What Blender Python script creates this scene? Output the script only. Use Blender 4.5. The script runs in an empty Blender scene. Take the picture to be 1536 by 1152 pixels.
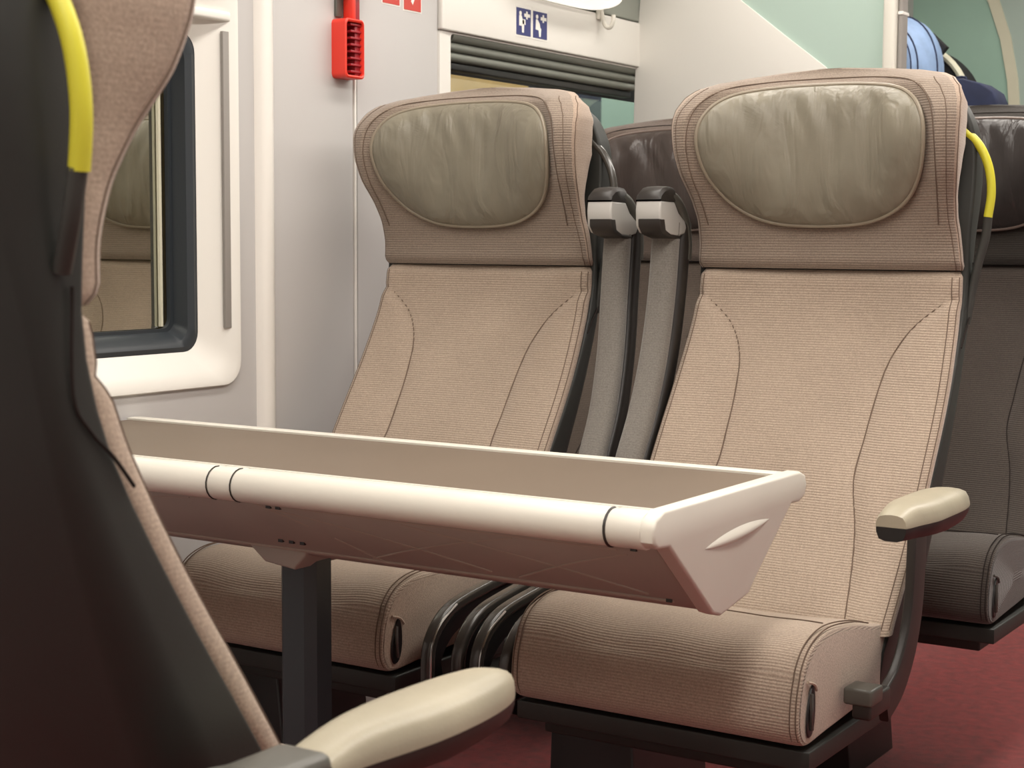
import bpy, bmesh, math, random
from mathutils import Vector, Matrix
random.seed(7)
COL = bpy.context.scene.collection

# ------------------------------------------------------------------ helpers
def interp(x, xs, ys):
    if x <= xs[0]: return ys[0]
    for i in range(1, len(xs)):
        if x <= xs[i]:
            t = (x - xs[i-1]) / (xs[i] - xs[i-1]); return ys[i-1] + t*(ys[i]-ys[i-1])
    return ys[-1]
def sinterp(x, xs, ys):
    """smooth (Catmull-Rom style) interpolation"""
    n = len(xs)
    if x <= xs[0]: return ys[0]
    if x >= xs[-1]: return ys[-1]
    for i in range(1, n):
        if x <= xs[i]: break
    def m(k):
        if k == 0: return (ys[1]-ys[0])/(xs[1]-xs[0])
        if k == n-1: return (ys[-1]-ys[-2])/(xs[-1]-xs[-2])
        return (ys[k+1]-ys[k-1])/(xs[k+1]-xs[k-1])
    h = xs[i]-xs[i-1]; t = (x-xs[i-1])/h
    return ((2*t**3-3*t*t+1)*ys[i-1] + (t**3-2*t*t+t)*h*m(i-1) + (-2*t**3+3*t*t)*ys[i] + (t**3-t*t)*h*m(i))
def sstep(a, b, x):
    t = min(1, max(0, (x-a)/(b-a))); return t*t*(3-2*t)
def lin(a, b, n): return [a+(b-a)*i/(n-1) for i in range(n)]

class MB:
    """collects shapes that belong to one mesh object"""
    def __init__(self): self.v=[]; self.f=[]; self.m=[]; self.uv=[]; self.sm=[]
    def add(self, vs, fs, mat=0, uvs=None, smooth=True):
        o=len(self.v); self.v += [tuple(p) for p in vs]
        for k, f in enumerate(fs):
            self.f.append([i+o for i in f]); self.m.append(mat); self.sm.append(smooth)
            self.uv.append(uvs[k] if uvs else [(vs[i][0], vs[i][2]) for i in f])
        return self
    def grid(self, rows, closed=False, cap=True, mat=0, ribs='rows', smooth=True, colmat=None):
        """rows: list of equally long point lists; closed: each row is a ring"""
        n=len(rows[0]); vs=[p for r in rows for p in r]; fs=[]; uvs=[]
        def ln(a,b): return math.dist(a,b)
        mid=len(rows)//2
        a=[0]
        for j in range(n): a.append(a[-1]+ln(rows[mid][j], rows[mid][(j+1)%n]))
        b=[0]
        for i in range(1,len(rows)): b.append(b[-1]+sum(ln(rows[i][j],rows[i-1][j]) for j in range(0,n,max(1,n//8)))/len(range(0,n,max(1,n//8))))
        for i in range(len(rows)-1):
            for j in range(n if closed else n-1):
                j2=(j+1)%n
                fs.append([i*n+j, i*n+j2, (i+1)*n+j2, (i+1)*n+j])
                q=[(a[j],b[i]),(a[j+1],b[i]),(a[j+1],b[i+1]),(a[j],b[i+1])]
                if ribs=='around': q=[(y,x) for x,y in q]
                uvs.append(q)
        if closed and cap:
            for i in (0, len(rows)-1):
                f=list(range(i*n,(i+1)*n)); fs.append(f if i else f[::-1])
                uvs.append([(vs[k][1], vs[k][2]) for k in fs[-1]])
        self.add(vs, fs, mat, uvs, smooth)
        if colmat:
            k0=len(self.m)-len(fs); nn=n if closed else n-1
            for q in range((len(rows)-1)*nn): self.m[k0+q]=colmat(q%nn)
        return self
    def tube(self, pts, r, k=8, mat=0, flat=(1,1), up=None, smoothpath=True, sub=6):
        P=[Vector(p) for p in pts]
        if smoothpath and len(P)>2:
            Q=[]
            for i in range(len(P)-1):
                p0=P[max(i-1,0)]; p1=P[i]; p2=P[i+1]; p3=P[min(i+2,len(P)-1)]
                for s in range(sub):
                    t=s/sub
                    Q.append(0.5*((2*p1)+(p2-p0)*t+(2*p0-5*p1+4*p2-p3)*t*t+(3*p1-p0-3*p2+p3)*t**3))
            Q.append(P[-1]); P=Q
        R=(lambda t:r) if not callable(r) else r
        rows=[]; prev=None
        for i,p in enumerate(P):
            d=(P[min(i+1,len(P)-1)]-P[max(i-1,0)]).normalized()
            u = Vector(up) if up else (prev if prev else (Vector((0,0,1)) if abs(d.z)<.9 else Vector((0,1,0))))
            s=d.cross(u).normalized(); u2=s.cross(d).normalized(); prev=u2
            rr=R(i/(len(P)-1))
            rows.append([tuple(p+s*math.cos(2*math.pi*j/k)*rr*flat[0]+u2*math.sin(2*math.pi*j/k)*rr*flat[1]) for j in range(k)])
        return self.grid(rows, True, True, mat)
    def bar(self, pts, w, h, up=(1,0,0), mat=0, rnd=.25, sub=6):
        """swept rounded rectangle: w along `up`, h across"""
        P=[Vector(p) for p in pts]; Q=[]
        for i in range(len(P)-1):
            p0=P[max(i-1,0)]; p1=P[i]; p2=P[i+1]; p3=P[min(i+2,len(P)-1)]
            for s in range(sub):
                t=s/sub
                Q.append(0.5*((2*p1)+(p2-p0)*t+(2*p0-5*p1+4*p2-p3)*t*t+(3*p1-p0-3*p2+p3)*t**3))
        Q.append(P[-1]); rows=[]
        U=Vector(up); c=rrect(w,h,min(w,h)*rnd,4)
        for i,p in enumerate(Q):
            d=(Q[min(i+1,len(Q)-1)]-Q[max(i-1,0)]).normalized(); s=d.cross(U).normalized()
            hh = 1 if not callable(h) else 1
            rows.append([tuple(p+U*a+s*b) for a,b in c])
        return self.grid(rows, True, True, mat)
    def box(self, lo, hi, bev=0, mat=0):
        x0,y0,z0=lo; x1,y1,z1=hi
        if not bev:
            vs=[(x,y,z) for x in (x0,x1) for y in (y0,y1) for z in (z0,z1)]
            fs=[[0,1,3,2],[4,6,7,5],[0,4,5,1],[2,3,7,6],[0,2,6,4],[1,5,7,3]]
            return self.add(vs,fs,mat,None,False)
        bm=bmesh.new(); bmesh.ops.create_cube(bm,size=1)
        for v in bm.verts: v.co=Vector(((x0+x1)/2+v.co.x*(x1-x0),(y0+y1)/2+v.co.y*(y1-y0),(z0+z1)/2+v.co.z*(z1-z0)))
        bmesh.ops.bevel(bm,geom=bm.edges[:]+bm.verts[:],offset=bev,segments=3,profile=.5,affect='EDGES')
        bm.verts.index_update(); vs=[tuple(v.co) for v in bm.verts]; fs=[[v.index for v in f.verts] for f in bm.faces]; bm.free()
        return self.add(vs,fs,mat,None,True)
    def prism(self, poly, axis, a, b, bev=0, mat=0):
        """poly 2D points extruded along axis from a to b; (p,q) = the other two axes in order"""
        bm=bmesh.new()
        def mk(p,q,t):
            return {0:(t,p,q),1:(p,t,q),2:(p,q,t)}[axis]
        v0=[bm.verts.new(mk(p,q,a)) for p,q in poly]; v1=[bm.verts.new(mk(p,q,b)) for p,q in poly]
        n=len(poly); bm.faces.new(v0); bm.faces.new(v1[::-1])
        for i in range(n): bm.faces.new([v0[(i+1)%n],v0[i],v1[i],v1[(i+1)%n]])
        bmesh.ops.recalc_face_normals(bm,faces=bm.faces[:])
        if bev: 
            es=[e for e in bm.edges if abs(e.verts[0].co[axis]-e.verts[1].co[axis])<1e-9]
            bmesh.ops.bevel(bm,geom=es,offset=bev,segments=3,profile=.5,affect='EDGES')
        bm.verts.index_update(); vs=[tuple(v.co) for v in bm.verts]; fs=[[v.index for v in f.verts] for f in bm.faces]; bm.free()
        return self.add(vs,fs,mat,None,True)
    def build(self, name, mats, parent=None, recalc=True, auto=40):
        me=bpy.data.meshes.new(name); me.from_pydata(self.v,[],self.f)
        if not isinstance(mats,(list,tuple)): mats=[mats]
        for m in mats: me.materials.append(m)
        uv=me.uv_layers.new(name='UVMap')
        li=0
        for p,u in zip(me.polygons,self.uv):
            for k in range(p.loop_total): uv.data[p.loop_start+k].uv=u[k]
        for p,m,s in zip(me.polygons,self.m,self.sm): p.material_index=m; p.use_smooth=s
        me.update()
        if recalc:
            bm=bmesh.new(); bm.from_mesh(me); bmesh.ops.recalc_face_normals(bm,faces=bm.faces[:]); bm.to_mesh(me); bm.free()
        if auto: me.set_sharp_from_angle(angle=math.radians(auto))
        o=bpy.data.objects.new(name,me); COL.objects.link(o)
        if parent: o.parent=parent
        return o
def rrect(w,h,r,seg=4):
    pts=[]
    for cx,cy,a0 in ((w/2-r,h/2-r,0),(-w/2+r,h/2-r,90),(-w/2+r,-h/2+r,180),(w/2-r,-h/2+r,270)):
        for s in range(seg+1):
            a=math.radians(a0+90*s/seg); pts.append((cx+r*math.cos(a),cy+r*math.sin(a)))
    return pts
def rr2(y0,y1,z0,z1,r,seg=6):
    return [((y0+y1)/2+a,(z0+z1)/2+b) for a,b in rrect(y1-y0,z1-z0,r,seg)]
def thing(name,label,cat,loc=(0,0,0),rz=0,group=None):
    o=bpy.data.objects.new(name,None); COL.objects.link(o); o.location=loc; o.rotation_euler=(0,0,rz)
    o.empty_display_size=.05
    o['label']=label; o['category']=cat
    if group: o['group']=group
    return o
def tag(o,label,cat,group=None):
    o['label']=label; o['category']=cat
    if group: o['group']=group
    return o
def struct(o): o['kind']='structure'; return o

# ------------------------------------------------------------------ materials
def mat(name, col, rough=.5, spec=.5, metal=0, coat=0, sheen=0, noise=0, nscale=8, bump=0, bscale=200, emit=None, alpha=None):
    m=bpy.data.materials.new(name); m.use_nodes=True; N=m.node_tree.nodes; L=m.node_tree.links
    b=N['Principled BSDF']; b.inputs['Base Color'].default_value=(*col,1); b.inputs['Roughness'].default_value=rough
    b.inputs['Specular IOR Level'].default_value=spec; b.inputs['Metallic'].default_value=metal
    b.inputs['Coat Weight'].default_value=coat; b.inputs['Sheen Weight'].default_value=sheen
    tc=N.new('ShaderNodeTexCoord')
    if noise:
        n=N.new('ShaderNodeTexNoise'); n.inputs['Scale'].default_value=nscale; n.inputs['Detail'].default_value=6
        L.new(tc.outputs['Object'],n.inputs['Vector'])
        r=N.new('ShaderNodeMapRange'); r.inputs[1].default_value=.3; r.inputs[2].default_value=.7; r.inputs[3].default_value=1-noise; r.inputs[4].default_value=1+noise
        L.new(n.outputs['Fac'],r.inputs[0])
        x=N.new('ShaderNodeVectorMath'); x.operation='SCALE'; x.inputs[0].default_value=col
        L.new(r.outputs[0],x.inputs['Scale']); L.new(x.outputs[0],b.inputs['Base Color'])
    if bump:
        n=N.new('ShaderNodeTexNoise'); n.inputs['Scale'].default_value=bscale; n.inputs['Detail'].default_value=3
        L.new(tc.outputs['Object'],n.inputs['Vector'])
        k=N.new('ShaderNodeBump'); k.inputs['Strength'].default_value=bump; k.inputs['Distance'].default_value=.002
        L.new(n.outputs['Fac'],k.inputs['Height']); L.new(k.outputs[0],b.inputs['Normal'])
    if emit:
        b.inputs['Emission Color'].default_value=(*emit[0],1); b.inputs['Emission Strength'].default_value=emit[1]
    return m
def fabric(name, col, dark=.72, period=.0046, ribs=True, var=.10):
    m=bpy.data.materials.new(name); m.use_nodes=True; N=m.node_tree.nodes; L=m.node_tree.links
    b=N['Principled BSDF']; b.inputs['Roughness'].default_value=.92; b.inputs['Specular IOR Level'].default_value=.15
    b.inputs['Sheen Weight'].default_value=.25; b.inputs['Sheen Roughness'].default_value=.5
    tc=N.new('ShaderNodeTexCoord'); sp=N.new('ShaderNodeSeparateXYZ'); L.new(tc.outputs['UV'],sp.inputs[0])
    n1=N.new('ShaderNodeTexNoise'); n1.inputs['Scale'].default_value=5; n1.inputs['Detail'].default_value=5; L.new(tc.outputs['Object'],n1.inputs['Vector'])
    n2=N.new('ShaderNodeTexNoise'); n2.inputs['Scale'].default_value=420; n2.inputs['Detail'].default_value=2; L.new(tc.outputs['Object'],n2.inputs['Vector'])
    mu=N.new('ShaderNodeMath'); mu.operation='MULTIPLY'; mu.inputs[1].default_value=2*math.pi/period; L.new(sp.outputs['Y'],mu.inputs[0])
    si=N.new('ShaderNodeMath'); si.operation='SINE'; L.new(mu.outputs[0],si.inputs[0])
    wv=N.new('ShaderNodeMapRange'); wv.inputs[1].default_value=-1; wv.inputs[2].default_value=1; wv.inputs[3].default_value=(dark if ribs else .97); wv.inputs[4].default_value=1.06
    L.new(si.outputs[0],wv.inputs[0])
    r1=N.new('ShaderNodeMapRange'); r1.inputs[1].default_value=.3; r1.inputs[2].default_value=.7; r1.inputs[3].default_value=1-var*.6; r1.inputs[4].default_value=1+var*.6; L.new(n1.outputs['Fac'],r1.inputs[0])
    r2=N.new('ShaderNodeMapRange'); r2.inputs[1].default_value=.3; r2.inputs[2].default_value=.7; r2.inputs[3].default_value=.82; r2.inputs[4].default_value=1.16; L.new(n2.outputs['Fac'],r2.inputs[0])
    a=N.new('ShaderNodeMath'); a.operation='MULTIPLY'; L.new(wv.outputs[0],a.inputs[0]); L.new(r1.outputs[0],a.inputs[1])
    c=N.new('ShaderNodeMath'); c.operation='MULTIPLY'; L.new(a.outputs[0],c.inputs[0]); L.new(r2.outputs[0],c.inputs[1])
    x=N.new('ShaderNodeVectorMath'); x.operation='SCALE'; x.inputs[0].default_value=col; L.new(c.outputs[0],x.inputs['Scale']); L.new(x.outputs[0],b.inputs['Base Color'])
    k=N.new('ShaderNodeBump'); k.inputs['Strength'].default_value=.35; k.inputs['Distance'].default_value=.0008
    ad=N.new('ShaderNodeMath'); ad.operation='ADD'; L.new(si.outputs[0],ad.inputs[0]); L.new(n2.outputs['Fac'],ad.inputs[1])
    L.new(ad.outputs[0] if ribs else n2.outputs['Fac'],k.inputs['Height']); L.new(k.outputs[0],b.inputs['Normal'])
    return m
def leather(name, col, rough=.42, folds=.6):
    m=bpy.data.materials.new(name); m.use_nodes=True; N=m.node_tree.nodes; L=m.node_tree.links
    b=N['Principled BSDF']; b.inputs['Roughness'].default_value=rough; b.inputs['Specular IOR Level'].default_value=.45
    tc=N.new('ShaderNodeTexCoord')
    mp=N.new('ShaderNodeMapping'); mp.inputs['Scale'].default_value=(26,26,5); L.new(tc.outputs['Object'],mp.inputs[0])
    n=N.new('ShaderNodeTexNoise'); n.inputs['Scale'].default_value=1; n.inputs['Detail'].default_value=3; n.inputs['Distortion'].default_value=.6; L.new(mp.outputs[0],n.inputs['Vector'])
    n2=N.new('ShaderNodeTexNoise'); n2.inputs['Scale'].default_value=500; L.new(tc.outputs['Object'],n2.inputs['Vector'])
    k=N.new('ShaderNodeBump'); k.inputs['Strength'].default_value=folds; k.inputs['Distance'].default_value=.012; L.new(n.outputs['Fac'],k.inputs['Height'])
    k2=N.new('ShaderNodeBump'); k2.inputs['Strength'].default_value=.15; k2.inputs['Distance'].default_value=.001; L.new(n2.outputs['Fac'],k2.inputs['Height']); L.new(k.outputs[0],k2.inputs['Normal'])
    L.new(k2.outputs[0],b.inputs['Normal'])
    n3=N.new('ShaderNodeTexNoise'); n3.inputs['Scale'].default_value=9; n3.inputs['Detail'].default_value=4; L.new(tc.outputs['Object'],n3.inputs['Vector'])
    r=N.new('ShaderNodeMapRange'); r.inputs[1].default_value=.3; r.inputs[2].default_value=.7; r.inputs[3].default_value=.88; r.inputs[4].default_value=1.12; L.new(n3.outputs['Fac'],r.inputs[0])
    x=N.new('ShaderNodeVectorMath'); x.operation='SCALE'; x.inputs[0].default_value=col; L.new(r.outputs[0],x.inputs['Scale']); L.new(x.outputs[0],b.inputs['Base Color'])
    return m
M={}
M['fab']=fabric('taupe_ribbed_fabric',(.40,.318,.248),.87)
M['fabh']=fabric('taupe_headrest_fabric',(.275,.22,.175),.88)
M['fabs']=fabric('plain_side_fabric',(.43,.34,.265),.9,ribs=False)
M['fabhs']=fabric('plain_headrest_side_fabric',(.36,.275,.212),.9,ribs=False)
M['lea']=leather('grey_beige_leather',(.225,.205,.155),.4,.8)
M['pip']=mat('leather_piping',(.27,.23,.17),.45)
M['fab2']=fabric('dark_brown_ribbed_fabric',(.115,.09,.073),.88)
M['fab2h']=fabric('dark_brown_headrest_fabric',(.14,.108,.09),.88)
M['lea2']=leather('dark_brown_leather',(.062,.048,.042),.3)
M['fab3']=fabric('umber_ribbed_fabric',(.064,.052,.044),.88)
M['fab3h']=fabric('umber_headrest_fabric',(.036,.031,.026),.88)
M['lea3']=leather('black_brown_leather',(.036,.031,.029),.32)
M['pip2']=mat('dark_piping',(.16,.12,.10),.4)
M['seam']=mat('seam_thread',(.15,.108,.082),.9,.1)
M['seam2']=mat('dark_seam_thread',(.025,.02,.018),.9,.1)
M['shell']=mat('charcoal_shell_plastic',(.026,.027,.024),.5,.4,noise=.12,bump=.12,bscale=700)
M['black']=mat('black_plastic',(.012,.012,.012),.38,.5)
M['gloss']=mat('glossy_black_metal',(.05,.046,.040),.27,.6,coat=.3)
M['brown']=mat('dark_brown_bracket',(.026,.022,.019),.42,.5)
M['yellow']=mat('yellow_handle_plastic',(.62,.58,.035),.45,.5)
M['chrome']=mat('chrome_edge',(.6,.6,.58),.2,.5,1)
M['pad']=leather('tan_armrest_leather',(.36,.325,.24),.42,.05)
M['silver']=mat('silver_plastic',(.52,.51,.48),.35,.5,.15)
M['gpad']=fabric('grey_armrest_cloth',(.19,.175,.155),.9,ribs=False)
M['case']=mat('grey_green_casing',(.09,.088,.075),.4,.5)
M['white']=mat('warm_white_plastic',(.70,.675,.60),.4,.5,noise=.02)
M['tabtop']=mat('taupe_laminate',(.17,.132,.10),.5,.12,noise=.05,nscale=3,bump=.08,bscale=900)
M['apron']=mat('brown_table_underside',(.36,.325,.285),.5,.3,noise=.06,bump=.1,bscale=500)
M['rib']=mat('brown_table_rib',(.40,.335,.285),.45,.4)
M['case2']=mat('dark_grey_handle_bar',(.045,.045,.04),.45,.4)
M['post']=mat('dark_blue_grey_post',(.028,.033,.038),.4,.5)
M['wall']=mat('wall_panel_white',(.50,.485,.475),.42,.4,noise=.015,nscale=2)
M['wallw']=mat('window_surround_white',(.78,.76,.71),.4,.4)
M['ridge']=mat('wall_ridge_white',(.80,.77,.72),.4,.4)
M['gasket']=mat('black_window_gasket',(.030,.036,.042),.4,.4)
M['blind']=mat('grey_green_blind',(.20,.21,.18),.55,.3)
M['groove']=mat('grey_slot',(.27,.25,.23),.6)
M['carpet']=mat('red_carpet',(.185,.02,.02),.95,.1,noise=.35,nscale=40,bump=.8,bscale=500,sheen=.3)
M['teal']=mat('teal_bulkhead',(.33,.50,.41),.35,.5,noise=.03)
M['teal2']=mat('grey_teal_bulkhead',(.38,.47,.42),.4,.5)
M['stripe']=mat('beige_arch_stripe',(.62,.60,.46),.5)
M['frost']=mat('frosted_pale_green_glass',(.48,.62,.55),.35,.5)
M['upper']=mat('grey_green_upper_panel',(.30,.32,.28),.5)
M['ceil']=mat('ceiling_white',(.75,.73,.69),.5)
M['lamp']=mat('lamp_diffuser',(.9,.9,.85),.5,emit=((1,.93,.82),6.0))
M['lamp2']=mat('reading_lamp_lens',(.9,.86,.78),.3,emit=((1,.94,.86),1.1))
M['red']=mat('bright_red_plastic',(.80,.045,.025),.4)
M['dred']=mat('dark_red_plastic',(.30,.012,.02),.4)
M['signr']=mat('sign_red',(.55,.05,.035),.5)
M['signb']=mat('sign_blue',(.035,.04,.16),.5)
M['signw']=mat('sign_white',(.85,.83,.78),.5)
M['blue']=mat('pale_blue_cloth',(.26,.37,.58),.6,noise=.15,nscale=20)
M['navy']=mat('navy_cloth',(.014,.02,.055),.8,noise=.2,nscale=20)
M['blk']=mat('black_cloth',(.01,.01,.012),.8)
M['dark']=mat('night_outside',(.02,.022,.02),.9)
M['out1']=mat('reflection_beige',(.50,.34,.16),.8,noise=.1)  # out1 to out3: reflections in the far window, put into flat colours
M['out3']=mat('reflection_teal',(.34,.48,.45),.7)
M['out2']=mat('reflection_blue_grey',(.10,.13,.14),.8,noise=.1)
def glassmat(nm,ior,tr):
    m=bpy.data.materials.new(nm); m.use_nodes=True; N=m.node_tree.nodes; L=m.node_tree.links
    N.remove(N['Principled BSDF']); out=N['Material Output']
    g=N.new('ShaderNodeBsdfGlossy'); g.inputs['Roughness'].default_value=.01; g.inputs['Color'].default_value=(.92,.93,.86,1)
    t=N.new('ShaderNodeBsdfTransparent'); t.inputs['Color'].default_value=(tr,tr*1.02,tr*.95,1)
    x=N.new('ShaderNodeMixShader'); fw=N.new('ShaderNodeLayerWeight'); fw.inputs['Blend'].default_value=.5
    pw=N.new('ShaderNodeMath'); pw.operation='POWER'; pw.inputs[1].default_value=5; L.new(fw.outputs['Facing'],pw.inputs[0])
    lw=N.new('ShaderNodeMapRange'); lw.inputs[3].default_value=ior; lw.inputs[4].default_value=1; L.new(pw.outputs[0],lw.inputs[0])
    L.new(lw.outputs[0],x.inputs[0]); L.new(t.outputs[0],x.inputs[1]); L.new(g.outputs[0],x.inputs[2]); L.new(x.outputs[0],out.inputs[0])
    return m
M['glass']=glassmat('dark_window_glass',.55,.5); M['glass2']=glassmat('clear_window_glass',.10,.85)

# ------------------------------------------------------------------ the train seat (local: u across, v front is negative, z up)
ZB=[.40,.46,.50,.56,.66,.77,.88,.94,.985]; VB=[-.345,-.305,-.272,-.226,-.160,-.088,-.026,-.006,0]
def vback(z): return sinterp(z,ZB,VB)
ZS=[.43,.462,.583,.66,.72,.78,.842,.897,.947]; US=[.17,.165,.143,.120,.121,.124,.134,.166,.226]
def useam(z): return sinterp(z,ZS,US)
HB=([.40,.50,.66,.80,.90,.985],[.238,.240,.242,.240,.235,.232])
def hback(z): return sinterp(z,*HB)
def front_back(u,z):
    h=hback(z); v=vback(z)+.012*(1-(u/h)**2)
    us=useam(z); d=abs(u)-us
    if z<.95:
        v += -.007*sstep(0,.03,d) + .0035*math.exp(-(d/.0045)**2)
    # lips at the upper seam
    v += .010*sstep(.972,.986,z) + .004*math.exp(-((z-.44)/.02)**2)
    v += .0012*math.sin(31*u+17*z)*math.sin(23*z+3)
    return v
HZ=[.985,1.03,1.07,1.104,1.149,1.183,1.227,1.255,1.277,1.293,1.303,1.312,1.318,1.3215]
HH=[.235,.231,.229,.233,.243,.248,.251,.249,.240,.223,.200,.155,.095,.03]
def hhead(z): return interp(z,HZ,HH)
WZ=[.985,1.03,1.07,1.11,1.15,1.20,1.25,1.28,1.30,1.3215]; WW=[.0,.006,.022,.048,.082,.108,.110,.092,.052,.0]
def front_head(u,z):
    h=max(hhead(z),.12); w=sinterp(z,WZ,WW)
    v=-.004-.008*sstep(1.0,1.15,z)+.030*sstep(1.285,1.3215,z)
    v -= w*min(1,abs(u)/max(h,.2))**2.2
    v += .010*sstep(1.0,.985,z)
    return v
def section(h, fv, th, r, n=60, m=6, fu=None, fd=None, hin=0):
    """closed ring in (u,v): front curve fv(u), depth th, corner radius r"""
    fu=r if fu is None else fu; fd=r if fd is None else fd
    pts=[]; hi=h-fu; ri=max(.004,h-r-hin)
    for u in lin(-hi,hi,n): pts.append((u,fv(u)))
    e=fv(hi); H=math.pi/2
    for k in range(1,m+1): pts.append((hi+fu*math.sin(H*k/m), e+fd*(1-math.cos(H*k/m))))
    rv=e+th
    for k in range(0,m+1): pts.append((ri+r*math.cos(H*k/m), rv-r+r*math.sin(H*k/m)))
    e2=fv(-hi)
    for k in range(m,-1,-1): pts.append((-ri-r*math.cos(H*k/m), rv-r+r*math.sin(H*k/m)))
    for k in range(m,0,-1): pts.append((-hi-fu*math.sin(H*k/m), e2+fd*(1-math.cos(H*k/m))))
    return pts
def sidemat(n,m): return lambda j: 2 if n+m//2 <= j < n+4*m+2-m//2 else 0

def seat_meshes(P):
    """P: palette dict"""
    def backrest(root):
        b=MB(); zs=lin(.452,.985,60); rows=[]
        for z in zs:
            h=hback(z); r=.016
            k=sstep(.985,.975,z); h2=h-.004*(1-k)
            rows.append([(u,v,z) for u,v in section(h2,lambda u:front_back(u,z),.036,r,90)])
        b.grid(rows,True,True,0,colmat=sidemat(90,6))
        for s in (-1,1):
            pts=[(s*useam(z),front_back(s*useam(z),z)-.0008,z) for z in lin(.462,.947,30) if useam(z)<hback(z)-.01]
            b.tube(pts,.0013,6,1,sub=2)
            for k in (1,4):
                b.tube([r[89+k] if s>0 else r[len(r)-k] for r in rows[1:-1]],.0009,5,1,smoothpath=False)
        return b.build('backrest',[P['fab'],P['seam'],P['fabs']],root)
    def headrest(root):
        b=MB(); rows=[]
        zs=lin(.987,1.27,40)+[1.277,1.283,1.288,1.293,1.298,1.303,1.308,1.312,1.315,1.318,1.320,1.3215]
        for z in zs:
            h=hhead(z); th=interp(z,[.985,1.08,1.115,1.15,1.19,1.25,1.28,1.305,1.3215],[.036,.048,.064,.094,.122,.122,.098,.055,.016])
            r=min(.022,th/2-.001,h*.9)
            if z<.992: h-=.003
            fu=min(interp(z,[.985,1.05,1.15,1.24,1.28,1.3215],[.014,.018,.026,.036,.055,.05]),h*.9); fd=min(interp(z,[.985,1.05,1.15,1.3,1.3215],[.014,.018,.024,.028,.012]),th-r-.001)
            rows.append([(u,v,z) for u,v in section(h,lambda u:front_head(u,z),th,r,70,6,fu,fd,.016*sstep(1.05,1.2,z))])
        b.grid(rows,True,True,0,colmat=sidemat(70,6))
        # stitched seam round the pillow, and the double seam on the rim
        half=[(.203,1.06),(.207,1.10),(.213,1.15),(.214,1.20),(.207,1.243),(.188,1.272),(.155,1.291),(.10,1.300),(.04,1.303)]
        b.tube([(u,front_head(u,z)-.0010,z) for u,z in half+[(-u,z) for u,z in half[::-1]]],.0010,5,1,sub=6)
        for k in (2,5):
            for sd in (-1,1): b.tube([r[69+k] if sd>0 else r[len(r)-k] for r in rows[:44]],.0009,5,1,smoothpath=False)
        return b.build('headrest',[P['fabh'],P['seam'],P['fabhs']],root)
    PO=[(0,1.290),(.07,1.288),(.135,1.279),(.172,1.260),(.192,1.228),(.195,1.188),(.184,1.142),(.158,1.103),(.120,1.077),(.072,1.063),(.0,1.059)]
    def pillow(root):
        half=[]
        for i in range(len(PO)-1):
            p0=PO[max(i-1,0)] if i else (-PO[1][0],PO[1][1]); p1=PO[i]; p2=PO[i+1]; p3=PO[i+2] if i+2<len(PO) else (-PO[-2][0],PO[-2][1])
            for s in range(5):
                t=s/5; half.append(tuple(.5*(2*p1[k]+(p2[k]-p0[k])*t+(2*p0[k]-5*p1[k]+4*p2[k]-p3[k])*t*t+(3*p1[k]-p0[k]-3*p2[k]+p3[k])*t**3) for k in (0,1)))
        half.append(PO[-1]); ring=half+[(-u,z) for u,z in half[-2:0:-1]]
        cu,cz=0,1.18; rnd=random.Random(P['seed']); ph=[rnd.uniform(0,6.28) for _ in range(6)]
        def vp(u,z,t):
            base=front_head(u,z); dome=.030*(1-t**3.2)**.6 if t<1 else 0
            w=.0030*math.sin(46*u+ph[0]+2.5*math.sin(14*z+ph[1]))+.0026*math.sin(83*u+ph[2]+3*math.sin(11*z+ph[3]))+.0016*math.sin(140*u+ph[4]+22*z+2*math.sin(30*z))
            env=sstep(0,.25,1-t)*(.45+.55*sstep(1.10,1.26,z))
            return base-.010-dome+w*env
        rows=[]
        ts=[1.0,.985,.96,.93,.89,.84,.78,.71,.63,.55,.46,.37,.28,.19,.1,.02]
        rows.append([(u,front_head(u,z)+.006,z) for u,z in ring])
        for t in ts: rows.append([(cu+(u-cu)*t, vp(cu+(u-cu)*t,cz+(z-cz)*t,t), cz+(z-cz)*t) for u,z in ring])
        b=MB().grid(rows,True,True,0)
        p=b.build('head_pillow',P['lea'],root,auto=60)
        q=MB(); rg=ring+[ring[0],ring[1]]
        q.tube([(u*1.005,front_head(u,z)-.011,cz+(z-cz)*1.005) for u,z in rg],.0034,8,0,sub=1)
        q.build('piping',P['pip'],p)
    def shell(root):
        zs=lin(.36,1.05,22)+lin(1.07,1.30,24); rows=[]
        for z in zs:
            h=sinterp(z,[.36,.5,.7,.95,1.03,1.09,1.14,1.19,1.23,1.27,1.30],[.226,.236,.243,.240,.241,.245,.246,.243,.233,.205,.14])
            if z<=.985: fv=vback(max(z,.42))+.022
            else: fv=sinterp(z,[.985,1.07,1.15,1.23,1.30],[.022,.020,.028,.032,.035])
            rv=sinterp(z,[.36,.50,.70,.87,1.0,1.14,1.25,1.30],[-.17,-.120,-.030,.035,.065,.092,.082,.055])
            th=max(.03,rv-fv); r=min(.042,th*.48)
            rows.append([(u,v,z) for u,v in section(h,lambda u:fv,th,r,10,8,.006,.006)])
        b=MB().grid(rows,True,True,0)
        for s in (-1,1):   # curved moulding line on the flank
            b.tube([(s*.2435,.036,1.0),(s*.2425,.036,.93),(s*.2425,.022,.905),(s*.2435,.003,.886),(s*.2440,-.015,.864)],.0014,6,1,sub=5)
        return b.build('back_shell',[P['shell'],P['seam2']],root)
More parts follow.
